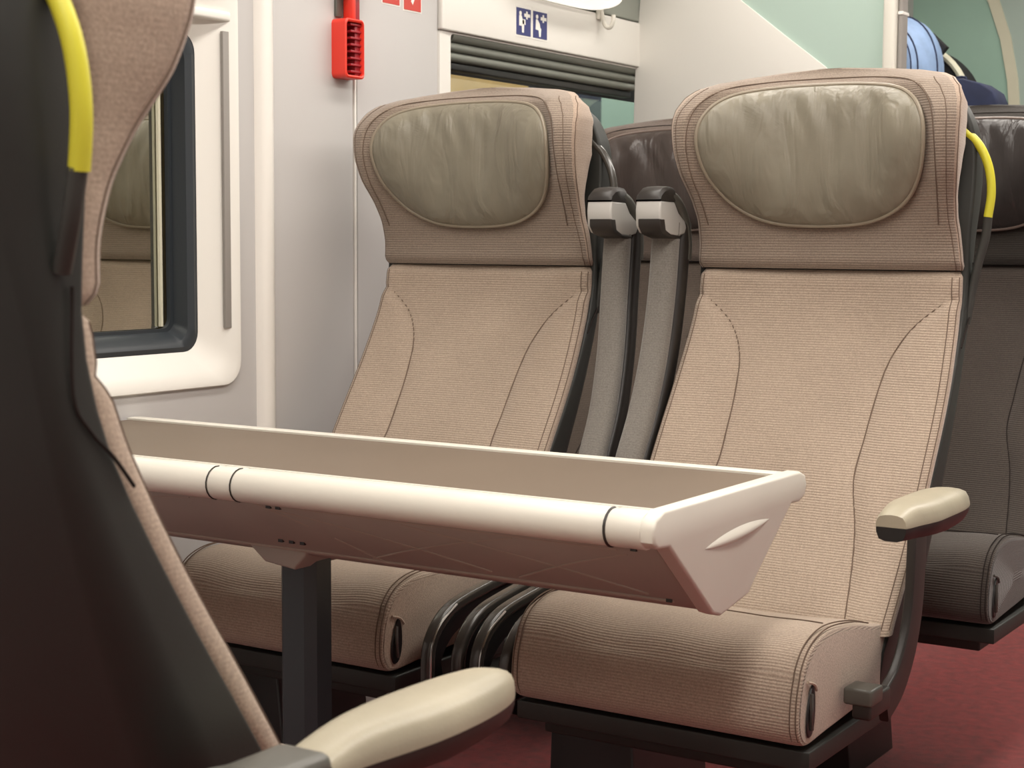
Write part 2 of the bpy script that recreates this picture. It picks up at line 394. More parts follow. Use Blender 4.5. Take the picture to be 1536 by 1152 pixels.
    def cushion(root):
        prof=[(-.30,.375),(-.40,.366),(-.52,.360),(-.575,.357),(-.598,.362),(-.611,.380),(-.613,.405),(-.608,.435),(-.594,.463),(-.570,.484),(-.53,.496),(-.48,.497),(-.40,.486),(-.33,.470),(-.25,.458),(-.225,.43)]
        # smooth closed profile
        Q=[]; n=len(prof)
        for i in range(n):
            p0,p1,p2,p3=prof[i-1],prof[i],prof[(i+1)%n],prof[(i+2)%n]
            for s in range(4):
                t=s/4; Q.append(tuple(.5*(2*p1[k]+(p2[k]-p0[k])*t+(2*p0[k]-5*p1[k]+4*p2[k]-p3[k])*t*t+(3*p1[k]-p0[k]-3*p2[k]+p3[k])*t**3) for k in (0,1)))
        us=[-.226,-.2255,-.222,-.216,-.208]+lin(-.195,.195,28)+[.208,.216,.222,.2255,.226]
        sc=[.955,.975,.990,.998,1.0]+[1]*28+[1.0,.998,.990,.975,.955]
        rows=[]; cv,cz=-.44,.42
        for u,k in zip(us,sc):
            row=[]
            for v,z in Q:
                vv=cv+(v-cv)*(1-(1-k)*.55); zz=cz+(z-cz)*k
                if z>.45: # shallow hollow, raised bolsters
                    zz += .006*sstep(.10,.19,abs(u))*k - .003 + .0012*math.sin(40*u+9*v)
                row.append((u,vv,zz))
            rows.append(row)
        b=MB().grid(rows,True,True,0,ribs='around')
        # edge piping seams, both sides
        for s in (-1,1):
            for off,du in ((.0,.0),(-.007,.008)):
                path=[(v,z) for v,z in Q if (v<-.33 and z>.40) or v<-.59]
                path=[p for p in path if not (p[0]<-.3 and p[1]<.349)]
                pts=[(s*(.2225-du),cv+(v-cv)*(.996 if not du else 1.001),cz+(z-cz)*(.992 if not du else 1.004)+(.006 if z>.45 else .002)) for v,z in path]
                pts.sort(key=lambda p: math.atan2(p[2]-.42,p[1]+.44))
                pts=[p for p in pts if math.atan2(p[2]-.42,p[1]+.44)>.2]+[p for p in pts if math.atan2(p[2]-.42,p[1]+.44)<-2.4]
                b.tube(pts,.0011,5,1,sub=1,smoothpath=False)
        # cross seam over the seat top
        b.tube([(u,-.47+.02*math.cos(u*7),.4955+.004*sstep(.10,.19,abs(u))) for u in lin(-.2,.2,24)],.0010,5,1,sub=1)
        c=b.build('seat_cushion',[P['fab'],P['seam']],root,auto=50)
        side=P['side']
        # plain cloth side panel and the slot with its catch, on each flank
        for s in (-1,1):
            m=MB(); R=[]
            for k in (1.0,.6,.15):
                R.append([(s*(.2272+.0025*(1-k)),cv+(v-cv)*.965*k,cz+(z-cz)*.93*k) for v,z in Q])
            m.grid(R,True,True,0)
            sp=m.build('side_panel',P['fabs'],c)
            sp['label']='plain cloth side panel'
            e=MB(); pts=[(s*.2305,-.577+.013*math.cos(a)*(1-.25*math.sin(a))+.004*math.sin(a),.405+.036*math.sin(a)) for a in lin(0,2*math.pi,25)[:-1]]
            e.add([(s*.229,p[1],p[2]) for p in pts]+[(s*.2312,-.577+(p[1]+.577)*.92,.405+(p[2]-.405)*.95) for p in pts],
                  [[i,(i+1)%24,24+(i+1)%24,24+i] for i in range(24)]+[list(range(24,48))],0)
            e.tube([(s*.232,-.581,.430),(s*.2335,-.583,.405),(s*.232,-.579,.380)],.0032,6,1)
            e.tube([(s*.230,-.590,.447),(s*.2315,-.572,.441),(s*.2305,-.560,.430)],.0022,6,2)
            e.build('side_slot',[M['black'],M['gloss'],P['fabs']],c)
        return c
    def base(root):
        b=MB(); b.prism([(-.232,-.585),(.232,-.585),(.232,-.27),(-.232,-.27)],2,.322,.350,.003)
        b.box((-.20,-.56,.300),(.20,-.16,.324),.004)
        b.build('seat_pan',P['shell'],root)
        p=MB(); p.prism([(-.235,0.0),(-.06,0.0),(-.085,.302),(-.225,.302)],1,-.50,-.26,.006)
        p.build('pedestal',M['black'],root)
    return backrest,headrest,pillow,shell,cushion,base

def handle(root, s, yellow=True, dv=0):
    b=MB()
    pts=[(s*.205,.034,1.224),(s*.228,.036,1.208),(s*.249,.036,1.186),(s*.2645,.035,1.152),(s*.2700,.034,1.112),(s*.266,.033,1.073)]
    pts=[(u,v+dv,z) for u,v,z in pts]
    b.tube(pts,lambda t:.0072,12,0)
    h=b.build('grab_handle',M['yellow'] if yellow else M['gloss'],root)
    if yellow: h['label']='bright yellow plastic grip strip'
    c=MB()
    if dv: c.tube([(s*.266,.034+dv,1.075),(s*.258,.036+dv*.8,1.045),(s*.243,.036+dv*.5,1.01)],.0065,10,0)
    else: c.tube([(s*.266,.034,1.075),(s*.262,.036,1.040),(s*.252,.036,1.0),(s*.243,.036,.955),(s*.236,.030,.90)],.0075,10,0)
    c.build('handle_bar',M['case2'],root)

def aisle_armrest(root,s,vf,vr,zt=.688,post=True,cu=.330):
    cu=cu*s; n=24
    pad=MB(); rows=[]; rows2=[]
    for i in range(n+1):
        t=i/n; v=vf+(vr-vf)*t
        if post: w=.037*(.62+.38*sstep(0,.35,t))*(1 if t>.03 else .9)*(max(0,1-((t-.55)/.45)**2.6) if t>.55 else 1)**.5
        else: w=.037*(max(0,1-(1-t/.55)**2.6) if t<.55 else 1)**.5*(1-.34*sstep(.5,1,t))
        w=max(w,.004)
        zz=zt-.010*(1-min(t/.18,1))**2-.012*max(0,(t-.7)/.3)**2
        zl=zt-.026
        rows.append([(cu+w*a,v,zl+(zz-zl)*b) for a,b in ((-1,0),(-1.0,.25),(-.93,.62),(-.74,.88),(-.40,.99),(0,1.03),(.40,.99),(.74,.86),(.93,.50),(1.0,.12),(1,0))])
        w2=w*.985
        rows2.append([(cu+w2*a,v,zl-.0005-.024*b*(1-.25*abs(2*t-1))) for a,b in ((-1,0),(-.98,.35),(-.8,.85),(-.4,1),(0,1),(.4,1),(.8,.85),(.98,.35),(1,0))])
    pad.grid(rows,True,True,0); pad.build('armrest_pad',M['pad'],root,auto=60)
    t=MB(); t.grid(rows2,True,True,0)
    if post:
        t.bar([(s*.262,-.258,.655),(s*.262,-.260,.58),(s*.262,-.268,.50),(s*.262,-.292,.44),(s*.262,-.335,.395),(s*.262,-.39,.372)],.014,.052,mat=1)
        t.bar([(s*.262,-.26,.648),(s*.285,-.262,.650),(s*.32,-.262,.654)],.03,.018,up=(0,1,0),mat=1)
        t.box((s*.262-.014,-.475,.372),(s*.262+.014,-.395,.405),.004,1)
        t.box((s*.262-.026,-.478,.392),(s*.262+.016,-.432,.416),.004,2)
        t.build('armrest_support',[M['black'],M['brown'],M['case']],root)
    else:
        t.build('armrest_tray',M['brown'],root)
        h=MB(); vc=vr+.030
        h.box((cu-.0255,vr-.002,zt-.050),(cu+.0255,vr+.070,zt-.006),.009)
        h.bar([(cu-.01*s,vr+.05,zt-.03),(cu-.05*s,vr+.09,zt-.045),(s*.262,vr+.10,zt-.09),(s*.258,vr+.05,.50),(s*.258,-.20,.40)],.02,.05,mat=0)
        for k,(r,x) in enumerate(((.019,.037),(.014,.035))):
            ring=[(vc+.01+r*math.cos(a),zt-.032+r*math.sin(a)) for a in lin(0,2*math.pi,25)[:-1]]
            h.prism(ring,0,cu+s*.02,cu+s*(x-.0105),.001,mat=k)
        h.build('armrest_hinge',[M['case'],M['brown']],root)

def folded_armrest(root,u,uo):
    """grey padded armrest folded up beside the backrest; u centre, uo = +1/-1 side of the dark casing"""
    zs=[.60,.66,.74,.84,.94,1.03,1.065]
    vs=[-.190,-.165,-.120,-.082,-.060,-.048,-.044]
    lean=lambda z: u+(.020 if uo>0 else -.004)*sstep(1.0,.62,z)
    m=MB(); pts=[(lean(z),v,z) for v,z in zip(vs,zs)]
    m.bar(pts,.049,.036,mat=0,rnd=.45); m.box((lean(.6)-.033,-.205,.56),(lean(.6)+.033,-.155,.665),.018)
    m.build('armrest_pad',M['gpad'],root)
    c=MB()
    c.bar([(lean(z)+.002,v+.036,z) for v,z in zip(vs,zs)],.046,.034,mat=1,rnd=.3)
    c.bar([(u+.002,-.004,1.00),(u+.002,-.002,1.03),(u+.002,-.012,1.068),(u+.001,-.036,1.096),(u,-.066,1.110),(u,-.084,1.112)],.048,.024,mat=0,rnd=.4)
    c.build('armrest_casing',[M['case'],M['brown']],root)
    g=MB()
    g.prism([(-.113,1.101),(-.116,1.085),(-.114,1.058),(-.102,1.046),(-.080,1.043),(-.050,1.040),(-.022,1.045),(-.014,1.056),(-.022,1.068),(-.046,1.082),(-.062,1.100)],0,u-.0245,u+.0245,.004)
    gr=g.build('armrest_grip',M['silver'],root); gr['label']='silver plastic grip'
    q=MB(); rows=[]
    for v,z0,z1 in ((-.114,1.103,1.106),(-.110,1.101,1.116),(-.098,1.1005,1.123),(-.080,1.1,1.126),(-.060,1.100,1.124)):
        rows.append([(u+a,v,b) for a,b in ((-.024,z0),(-.024,z1-.006),(-.019,z1),(0,z1+.001),(.019,z1),(.024,z1-.006),(.024,z0))])
    q.grid(rows,True,True,0); q.build('grip_cap',M['brown'],gr)
    q=MB(); q.prism([(-.1172,1.070),(-.1165,1.057),(-.104,1.044),(-.070,1.037),(-.040,1.036),(-.040,1.042),(-.075,1.044),(-.095,1.052),(-.100,1.070)],0,u-.018,u+.0250,.002); q.build('grip_button',M['brown'],gr)
def console_bracket(root,ua,ub):
    b=MB()
    path=[(-.17,.50),(-.30,.478),(-.40,.470),(-.50,.455),(-.545,.432),(-.568,.400),(-.572,.36),(-.572,.335)]
    for u in (ua,ub):
        b.bar([(u,v,z) for v,z in path],.020,.018,mat=0,rnd=.3)
        b.bar([(u,v+.012,z-.022) for v,z in path[:6]]+[(u,-.55,.345)],.012,.030,mat=1,rnd=.2)
    for u,s in ((ua,1 if ub>ua else -1),):
        b.tube([(u+s*.010,v-.006,z+.004) for v,z in path[3:]],.0018,6,2)
    b.box((min(ua,ub),-.572,.332),(max(ua,ub),-.30,.345),.004,1)
    b.tube([(ua,-.574,.349),((ua+ub)/2,-.576,.347),(ub,-.574,.349)],.003,6,2)
    # pivot drum at the rear
    b.box((min(ua,ub)-.008,-.27,.46),(max(ua,ub)+.008,-.13,.60),.02,1)
    b.build('armrest_bracket',[M['gloss'],M['black'],M['chrome']],root)

def make_seat(label,x,y,rz,P,hand=None,yellow=True,dv=0):
    root=thing('train_chair',label,'seat',(x,y,0),rz,'upholstered train seats')
    for f in seat_meshes(P): f(root)
    if hand: handle(root,hand,yellow,dv)
    return root
PL=dict(fab=M['fab'],fabh=M['fabh'],fabs=M['fabs'],lea=M['lea'],pip=M['pip'],fabhs=M['fabhs'],seam=M['seam'],seam2=M['seam2'],shell=M['shell'],side=M['fabs'],seed=3)
PL1=dict(PL,seed=11)
PD=dict(PL,fab=M['fab2'],fabh=M['fab2h'],fabs=M['fab2'],fabhs=M['fab2h'],lea=M['lea2'],pip=M['pip2'],seam=M['seam2'],seed=5)
XC=-1.05; XW=-1.741; YS=2.597
s1=make_seat('taupe fabric aisle seat with yellow grab handle, facing the table end',XC,YS,0,PL,1)
aisle_armrest(s1,1,-.565,-.285)
folded_armrest(s1,-.272,-1); console_bracket(s1,-.315,-.262)
s2=make_seat('taupe fabric window seat behind the table, beside the white wall',XW,YS,0,PL1,1,False)
folded_armrest(s2,.323,1); console_bracket(s2,.285,.342)
s3=make_seat('nearest train seat seen from behind, black shell and yellow handle',XC,.767,math.pi,dict(PL,seed=9),-1,True,.016)
aisle_armrest(s3,-1,-.374,-.112,.677,post=False,cu=.312)
s4=make_seat('dark brown window seat with wrinkled leather pillow, in the row behind',XW,3.44,0,PD,1,False)
PE=dict(PD,fab=M['fab3'],fabh=M['fab3h'],fabs=M['fab3'],fabhs=M['fab3h'],lea=M['lea3'],seed=8)
s5=make_seat('dark brown aisle seat at the right edge, behind the yellow handle',XC,3.44,0,PE,1)
folded_armrest(s5,-.272,-1)

# ------------------------------------------------------------------ table
tb=thing('train_table','long taupe table with white edges on one dark post','table',(-1.47,1.84,0))
def T(p): return (p[0]+1.47,p[1]-1.84,p[2])
def tbuild(b,name,m,parent=tb):
    b.v=[T(p) for p in b.v]; return b.build(name,m,parent)
b=MB(); b.box((-2.082,1.664,.700),(-.872,2.008,.7195),.0); tbuild(b,'tabletop',M['tabtop'])
# far white rim with a fine groove
b=MB(); b.prism([(2.008,.700),(2.008,.7225),(2.020,.7235),(2.022,.7215),(2.024,.7235),(2.040,.722),(2.047,.712),(2.045,.700),(2.03,.690),(2.012,.690)],0,-2.085,-.872,0)
tbuild(b,'far_edge',M['white'])
# near rolled edge: hinge roll with collars
def roll(r): 
    return [(1.6415+r*math.cos(a),.7005+r*math.sin(a)) for a in lin(math.radians(70),math.radians(290),16)]
b=MB()
prof=[(1.662,.7215)]+roll(.0225)+[(1.662,.680)]
b.prism(prof,0,-2.085,-1.535,.001); b.prism(prof,0,-1.532,-1.492,.001); b.prism(prof,0,-1.489,-.9165,.001); b.prism(prof,0,-.914,-.868,.001)
b.prism([(1.660,.719),(1.660,.7225),(1.666,.7225),(1.666,.719)],0,-2.085,-.872,0)
b.tube([(-1.5335,1.6415+.0228*math.cos(a),.7005+.0228*math.sin(a)) for a in lin(math.radians(80),math.radians(280),12)],.0009,5,1,sub=1)
b.tube([(-1.4905,1.6415+.0228*math.cos(a),.7005+.0228*math.sin(a)) for a in lin(math.radians(80),math.radians(280),12)],.0009,5,1,sub=1)
b.tube([(-.915,1.6415+.0222*math.cos(a),.7005+.0222*math.sin(a)) for a in lin(math.radians(80),math.radians(280),12)],.0022,5,1,sub=1)
tbuild(b,'rolled_edge',[M['white'],M['brown']])
# tapered underside (folded leaf) with ribs
b=MB(); b.prism([(1.655,.700),(1.662,.680),(1.776,.586),(1.790,.580),(1.885,.584),(1.895,.592),(2.010,.684),(2.010,.700)],0,-2.08,-.872,.003)
und=tbuild(b,'underside',M['apron'])
def face(x,t,o=.0): # point on slanted near face, t 0 top..1 bottom
    y=1.664+(1.774-1.664)*t; z=.680+(.588-.680)*t; n=(-.64,-.77)
    return (x,y+n[0]*o,z+n[1]*o)
b=MB()
def ribl(x0,t0,x1,t1,r=.0016,bow=0):
    pts=[face(x0+(x1-x0)*k,t0+(t1-t0)*k+bow*math.sin(math.pi*k),.0006) for k in lin(0,1,7)]
    b.tube(pts,r,6,0,sub=2)
ribl(-2.05,.72,-1.62,.12,bow=-.06); 
ribl(-1.47,.16,-1.16,.86,bow=-.05); ribl(-1.36,.92,-1.08,.16,bow=-.05); ribl(-1.25,.16,-.93,.88,bow=-.04)
ribl(-1.12,.90,-.92,.20,bow=-.04); ribl(-1.42,.10,-.93,.14); 
ribl(-2.08,.96,-.90,.96,.0024); ribl(-1.50,.05,-1.43,.42); ribl(-1.40,.60,-1.34,.98)
b.v=[T(p) for p in b.v]; b.build('rib',M['rib'],und)
b=MB()
for x,t in ((-1.472,.12),(-1.455,.12),(-1.515,.80),(-1.495,.80),(-1.475,.80),(-.905,.10),(-.905,.95)):
    p=face(x,t,.001); b=MB(); b.box((p[0]-.004,p[1]-.0022,p[2]-.0022),(p[0]+.004,p[1]+.0022,p[2]+.0022),.0)
    b.v=[T(p) for p in b.v]; b.build('screw_slot',M['black'],und)
# end cap
cap=[(1.625,.716),(1.6195,.705),(1.622,.690),(1.632,.682),(1.660,.680),(1.778,.580),(1.800,.573),(1.880,.586),(1.897,.600),(2.012,.684),(2.040,.683),(2.058,.690),(2.064,.704),(2.058,.718),(2.040,.7245),(1.645,.7245)]
b=MB(); b.prism(cap,0,-.873,-.850,.004); ec=tbuild(b,'end_cap',M['white'])
rows=[]
for t in lin(0,1,17):   # almond finger hollow, a raised lip on the cap
    y=1.752+.185*t; z=.664+.010*t; w=.0085*math.sin(math.pi*t)**.8+.0004
    rows.append([(-.850+.0045*math.sin(math.pi*t)*c+.0002,y,z+w*d) for c,d in ((0,-1),(.5,-.85),(1.0,-.3),(.8,.2),(.35,.7),(0,1))])
b=MB(); b.grid(rows,False,False,0); b.v=[T(p) for p in b.v]; b.build('finger_grip',M['white'],ec)
# post
b=MB()
po=[(a*.0335,c*.030) for a,c in ((-1,-.55),(-.6,-1),(.6,-1),(1,-.55),(1,.55),(.6,1),(-.6,1),(-1,.55))]
b.prism([(-1.537+p,1.832+q) for p,q in po],2,0,.588,.002); b.box((-1.60,1.76,0),(-1.474,1.90,.012),.004)
tbuild(b,'post',M['post'])
b=MB(); b.prism([(-1.60,.592),(-1.565,.566),(-1.51,.560),(-1.49,.580),(-1.485,.592)],1,1.772,1.89,.004); tbuild(b,'post_bracket',M['apron'])

# ------------------------------------------------------------------ the carriage shell
XL=-2.09; YE=6.0; Y0=-.9; XR=.75; ZC=2.25
def sbuild(b,name,m): return struct(b.build(name,m))
b=MB(); b.box((XL-.1,Y0,-.05),(XR,YE,0)); sbuild(b,'floor',M['carpet'])
b=MB(); b.box((XL-.1,Y0,ZC),(XR,YE,ZC+.05)); sbuild(b,'ceiling',M['ceil'])
b=MB(); b.box((XR,Y0,0),(XR+.05,YE,ZC)); sbuild(b,'wall_right',M['wall'])
b=MB(); b.box((XL-.1,Y0-.05,0),(XR+.05,Y0,ZC)); sbuild(b,'wall_back',M['wall'])
# left wall with two window openings; W1 outer outline, W2 outline
W1=(.95,2.283,.775,1.50); W2=(2.987,4.45,.775,1.489)
D=.10
b=MB()
def wseg(y0,y1,z0,z1,mt=0): b.box((XL-D,y0,z0),(XL,y1,z1),0,mt)
wseg(Y0,W1[0],0,ZC); wseg(W1[0],W1[1],0,W1[2]); wseg(W1[0],W1[1],W1[3],ZC)
wseg(W1[1],W2[0],0,ZC); wseg(W2[0],4.5,0,W2[2]); wseg(W2[0],4.5,W2[3],ZC); wseg(4.5,YE,0,ZC)
sbuild(b,'wall_left',M['wall'])
# pillar panel between windows: slightly proud, with fine vertical reveal
b=MB(); b.box((XL,2.395,.0),(XL+.006,2.640,1.95),.002); b.box((XL,2.654,.0),(XL+.006,2.936,1.95),.002); sbuild(b,'trim_1',M['wall'])
b=MB(); b.prism([(2.348,XL),(2.353,XL+.012),(2.362,XL+.018),(2.378,XL+.018),(2.390,XL+.012),(2.396,XL)],2,0,1.95,0)
b.v=[(p[1],p[0],p[2]) for p in b.v]
b.box((XL,2.6435,0),(XL+.008,2.6485,1.95),.001); sbuild(b,'trim_2',M['ridge'])
# window 1 surround: sloping white reveal
def ringpts(o,x,r): return [(x,y,z) for y,z in rr2(o[0],o[1],o[2],o[3],r,6)]
b=MB()
b.grid([ringpts((.935,2.300,.760,1.515),XL+.001,.045),ringpts((.938,2.297,.763,1.512),XL+.008,.044),ringpts((.95,2.287,.773,1.50),XL+.008,.042),
        ringpts((1.02,2.268,.79,1.455),XL-.004,.04),ringpts((1.06,2.222,.826,1.405),XL-.030,.036)],True,False,0)
b.grid([ringpts((1.06,2.222,.826,1.405),XL-.030,.036),ringpts((1.062,2.220,.828,1.403),XL-.045,.036)],True,False,1)
sbuild(b,'window_1',[M['wallw'],M['gasket']])
b=MB()
b.grid([ringpts((1.062,2.222,.826,1.405),XL-.031,.036),ringpts((1.075,2.212,.835,1.395),XL-.028,.032),ringpts((1.085,2.200,.845,1.385),XL-.034,.03),ringpts((1.10,2.196,.862,1.370),XL-.066,.02)],True,False,0)
b.grid([ringpts((1.10,2.196,.862,1.370),XL-.066,.02),ringpts((1.11,2.188,.868,1.360),XL-.066,.02),ringpts((1.11,2.187,.868,1.360),XL-.074,.02)],True,False,0)
b.box((XL-.078,2.170,.872),(XL-.072,2.176,1.36),0,1)  # beige strip imitates a bright reflection line in the glass
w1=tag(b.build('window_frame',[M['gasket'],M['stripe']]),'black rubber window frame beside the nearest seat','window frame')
w1['kind']='structure'
for k in ('label','category'):
    del w1[k]
w1.name='trim_3'
b=MB(); b.box((XL-.084,1.08,.85),(XL-.080,2.21,1.39)); g=b.build('window_3',M['glass']); struct(g)
# slot in the reveal
b=MB(); b.box((XL-.004,2.262,.868),(XL+.0030,2.278,1.412),.001); sbuild(b,'trim_4',M['groove'])
# blind cassette on window 1
rt=thing('roller_blind','grey roller blind with white bottom rail at the top of the near window','blind',(XL-.02,1.65,1.43))
b=MB(); b.box((-.012,-.62,.0),(.026,.632,.018),.005); b.build('bottom_rail',M['wallw'],rt)
b=MB(); b.box((-.004,-.61,.016),(.006,.625,.085),0); b.build('blind_cloth',M['groove'],rt)
# window 2
b=MB()
b.grid([ringpts((2.939,4.50,.735,1.489),XL+.001,.01),ringpts((2.941,4.498,.737,1.488),XL+.008,.01),ringpts((2.985,4.49,.775,1.485),XL+.006,.01),ringpts((2.990,4.485,.790,1.482),XL-.03,.01)],True,False,0)
sbuild(b,'window_2',M['wallw'])
b=MB()
b.grid([ringpts((2.990,4.485,.790,1.482),XL-.030,.01),ringpts((3.0,4.48,.800,1.478),XL-.034,.01),ringpts((3.004,4.475,.815,1.41),XL-.07,.01)],True,False,0)
sbuild(b,'trim_5',M['gasket'])
b=MB(); b.box((XL-.084,2.995,.79),(XL-.080,4.48,1.47)); struct(b.build('window_4',M['glass2']))
rt=thing('roller_blind','ribbed grey-green roller blind retracted above the far window','blind',(XL-.02,3.44,1.433))
b=MB()
prof=[(-.03,.062)]+[(.012+.012*math.cos(a),.050+.012*math.sin(a)) for a in lin(1.3,-1.6,8)]+[(.004+.010*math.cos(a),.028+.010*math.sin(a)) for a in lin(1.3,-1.6,8)]+[(-.004+.010*math.cos(a),.008+.010*math.sin(a)) for a in lin(1.3,-1.6,8)]+[(-.03,-.004)]
b.prism([(p,q) for p,q in prof],1,-.44,.43,0); b.build('blind_roll',M['blind'],rt)
b=MB(); b.box((-.035,-.44,-.020),(-.006,.43,-.004),.003); b.build('bottom_rail',M['black'],rt)
# lintel lip and upper panel
b=MB(); b.box((XL,2.939,1.489),(XL+.016,3.9,1.603),.004); sbuild(b,'trim_6',M['wallw'])
b=MB(); b.box((XL,2.939,1.607),(XL+.013,3.9,1.95),.004); sbuild(b,'trim_7',M['upper'])
# luggage shelf overhead along the wall
ls=thing('luggage_shelf','overhead white luggage shelf along the window wall','shelf',(XL,2.0,1.95))
b=MB(); b.prism([(0,.0),(.36,.03),(.38,.05),(.36,.07),(0,.04)],1,-2.9,1.8,.004); b.build('shelf_board',M['ceil'],ls)
# reading lamp with hook
rl=thing('reading_lamp','rounded bright reading lamp at the top above the blue signs','lamp',(XL+.016,3.42,1.650))
rows=[]
for t in lin(0,1,17):
    w=(1-abs(2*t-1)**3.5)**.5 if 0<t<1 else .02
    rows.append([(0+.085*w*math.cos(a)**1.0*max(0,1) if math.cos(a)>0 else 0, -.26+.52*t, -.012*1+(.035*w)*math.sin(a)) for a in lin(-math.pi/2,math.pi/2,11)])
b=MB(); b.grid(rows,False,False,0); b.v=[(p[0],p[1],p[2]) for p in b.v]; b.build('lamp_lens',M['lamp2'],rl)
b=MB(); b.box((0,-.24,-.01),(.03,.24,.03),.008); b.build('lamp_body',M['white'],rl)
hk=thing('coat_hook','small white coat hook below the reading lamp','hook',(XL+.0155,3.62,1.592))
b=MB(); b.box((0,-.014,-.006),(.008,.014,.05),.003); b.tube([(.006,0,.03),(.012,0,.0),(.020,0,-.022),(.034,0,-.026),(.042,0,-.012),(.043,.0,.004)],.0055,8,0); b.build('hook_arm',M['white'],hk)

# outside the windows: added wall, panels painted in the far window's reflected colours
b=MB(); b.box((-5.3,-6,-1),(-5.2,8.25,4),0,0); b.box((-5.3,8.25,-1),(-5.2,9.12,1.92),0,1); b.box((-5.3,8.25,1.92),(-5.2,9.12,4),0,2); b.box((-5.3,9.12,-1),(-5.2,14,4),0,3); b.box((-5.2,9.13,1.48),(-5.15,9.5,1.52),0,4)
struct(b.build('wall_painted_reflection',[M['out1'],M['out2'],M['navy'],M['out3'],M['signw']]))
l=bpy.data.lights.new('added_outside_light','AREA'); l.shape='RECTANGLE'; l.size=.5; l.size_y=6; l.energy=280; l.color=(1,.97,.9)  # added unseen light, brightens the panels behind the far window
o=bpy.data.objects.new('added_outside_light',l); COL.objects.link(o); o.location=(-3.6,9.0,3.6); o.rotation_euler=(0,math.radians(35),0)

# ------------------------------------------------------------------ signs and hammer
def plate(name,label,cat,y0,y1,z0,z1,m,group=None):
    rt=thing(name,label,cat,(0,(y0+y1)/2,(z0+z1)/2),0,group); return rt
def picto(root,y0,y1,z0,z1,x,m,polys,circ=()):
    cy=(y0+y1)/2; cz=(z0+z1)/2
    b=MB(); b.box((x,y0-cy,z0-cz),(x+.0012,y1-cy,z1-cz)); b.build('sign_panel',m,root)
    b=MB()
    for P_ in polys:
        b.prism([(y0-cy+(y1-y0)*p,z0-cz+(z1-z0)*q) for p,q in P_],0,x+.0010,x+.0018)
    for (p,q,r) in circ:
        b.prism([(y0-cy+(y1-y0)*p+r*math.cos(a),z0-cz+(z1-z0)*q+r*math.sin(a)) for a in lin(0,2*math.pi,17)[:-1]],0,x+.0010,x+.0018)
    if polys or circ: b.build('pictogram',M['signw'],root)
xs=XL+.016
cross=[(.66,.62),(.76,.62),(.76,.70),(.93,.70),(.93,.82),(.76,.82),(.76,.91),(.66,.91),(.66,.82),(.53,.82),(.53,.70),(.66,.70)]
seated=[(.17,.72),(.34,.72),(.42,.58),(.52,.56),(.52,.50),(.52,.36),(.50,.10),(.38,.10),(.36,.34),(.17,.34)]
baby=[(.40,.60),(.60,.60),(.62,.40),(.40,.42)]
preg=[(.18,.70),(.30,.70),(.46,.54),(.48,.42),(.56,.36),(.52,.06),(.42,.06),(.38,.30),(.16,.32)]
BY=(3.235,3.297,3.308,3.370); 
for k,(ya,yb,fig,lab) in enumerate(((BY[0],BY[1],seated,'left blue priority seat sign, seated figure holding a child'),(BY[2],BY[3],preg,'right blue priority seat sign, seated pregnant figure'))):
    rt=thing('priority_sign',lab,'sign',(0,(ya+yb)/2,1.541),0,'blue priority signs')
    dz=-.004*0
    b=MB(); b.box((xs,ya-.004-(ya+yb)/2,-.035),(xs+.0008,yb+.004-(ya+yb)/2,.0385)); b.build('white_border',M['signw'],rt)
    picto(rt,ya,yb,1.541-.031,1.541+.031,xs+.0005,M['signb'],[cross,fig]+([baby] if k==0 else []),[(.26,.80,.0052)])
RY=(2.738,2.796,2.812,2.872)
ext=[(.30,.0),(.30,.35),(.22,.5),(.22,.62),(.62,.62),(.62,.35),(.62,.0)]
for k,(ya,yb,z0,lab) in enumerate(((RY[0],RY[1],1.522,'left red fire safety sign beside the hammer'),(RY[2],RY[3],1.517,'right red safety sign with a white diagonal arrow'))):
    z1=z0+.075; rt=thing('safety_sign',lab,'sign',(0,(ya+yb)/2,(z0+z1)/2),0,'red safety signs')
    xx=XL+.006
    b=MB(); b.box((xx,ya-.003-(ya+yb)/2,-.0405),(xx+.0008,yb+.003-(ya+yb)/2,.0405)); b.build('white_border',M['signw'],rt)
    if k==0: polys=[[(.30,.14),(.30,.55),(.40,.68),(.55,.68),(.62,.55),(.62,.24),(.54,.14)],[(.66,.44),(.84,.20),(.84,.14),(.74,.14),(.62,.36)]]
    else: polys=[[(.40,.24),(.50,.16),(.80,.62),(.92,.58),(.88,.90),(.58,.78),(.70,.72)]]
    picto(rt,ya,yb,z0,z1,xx+.0005,M['signr'],polys)
hm=thing('emergency_hammer','bright red ribbed emergency hammer in its holder on the wall','hammer',(XL+.006,2.60,1.42))
def H(b): b.v=[(p[0],p[1]-2.60,p[2]-1.42) for p in b.v]; return b
b=MB()
# handle loop: rounded frame, open to the room, ribs inside
y0,y1,z0,z1=2.572,2.634,1.353,1.470
b.grid([[(0,y,z) for y,z in rr2(y0,y1,z0,z1,.010)],[(.034,y,z) for y,z in rr2(y0,y1,z0,z1,.010)],[(.036,y,z) for y,z in rr2(y0+.003,y1-.003,z0+.003,z1-.003,.008)],[(.034,y,z) for y,z in rr2(y0+.006,y1-.004,z0+.006,z1-.006,.007)],[(.004,y,z) for y,z in rr2(y0+.006,y1-.004,z0+.006,z1-.006,.007)]],True,False,0)
b.build  # frame
H(b).build('handle_frame',M['red'],hm)
b=MB()
for i in range(8):
    z=z0+.012+i*.0132; b.box((.006,y0+.024,z),(.030,y1-.004,z+.0045),.001)
b.box((.004,y0+.042,z0+.006),(.026,y1-.004,z1-.006),.001)
H(b).build('grip_rib',M['dred'],hm)
b=MB(); b.box((0,y0+.006,z0+.006),(.006,y0+.040,z1-.006),.001); H(b).build('back_plate',M['silver'],hm)
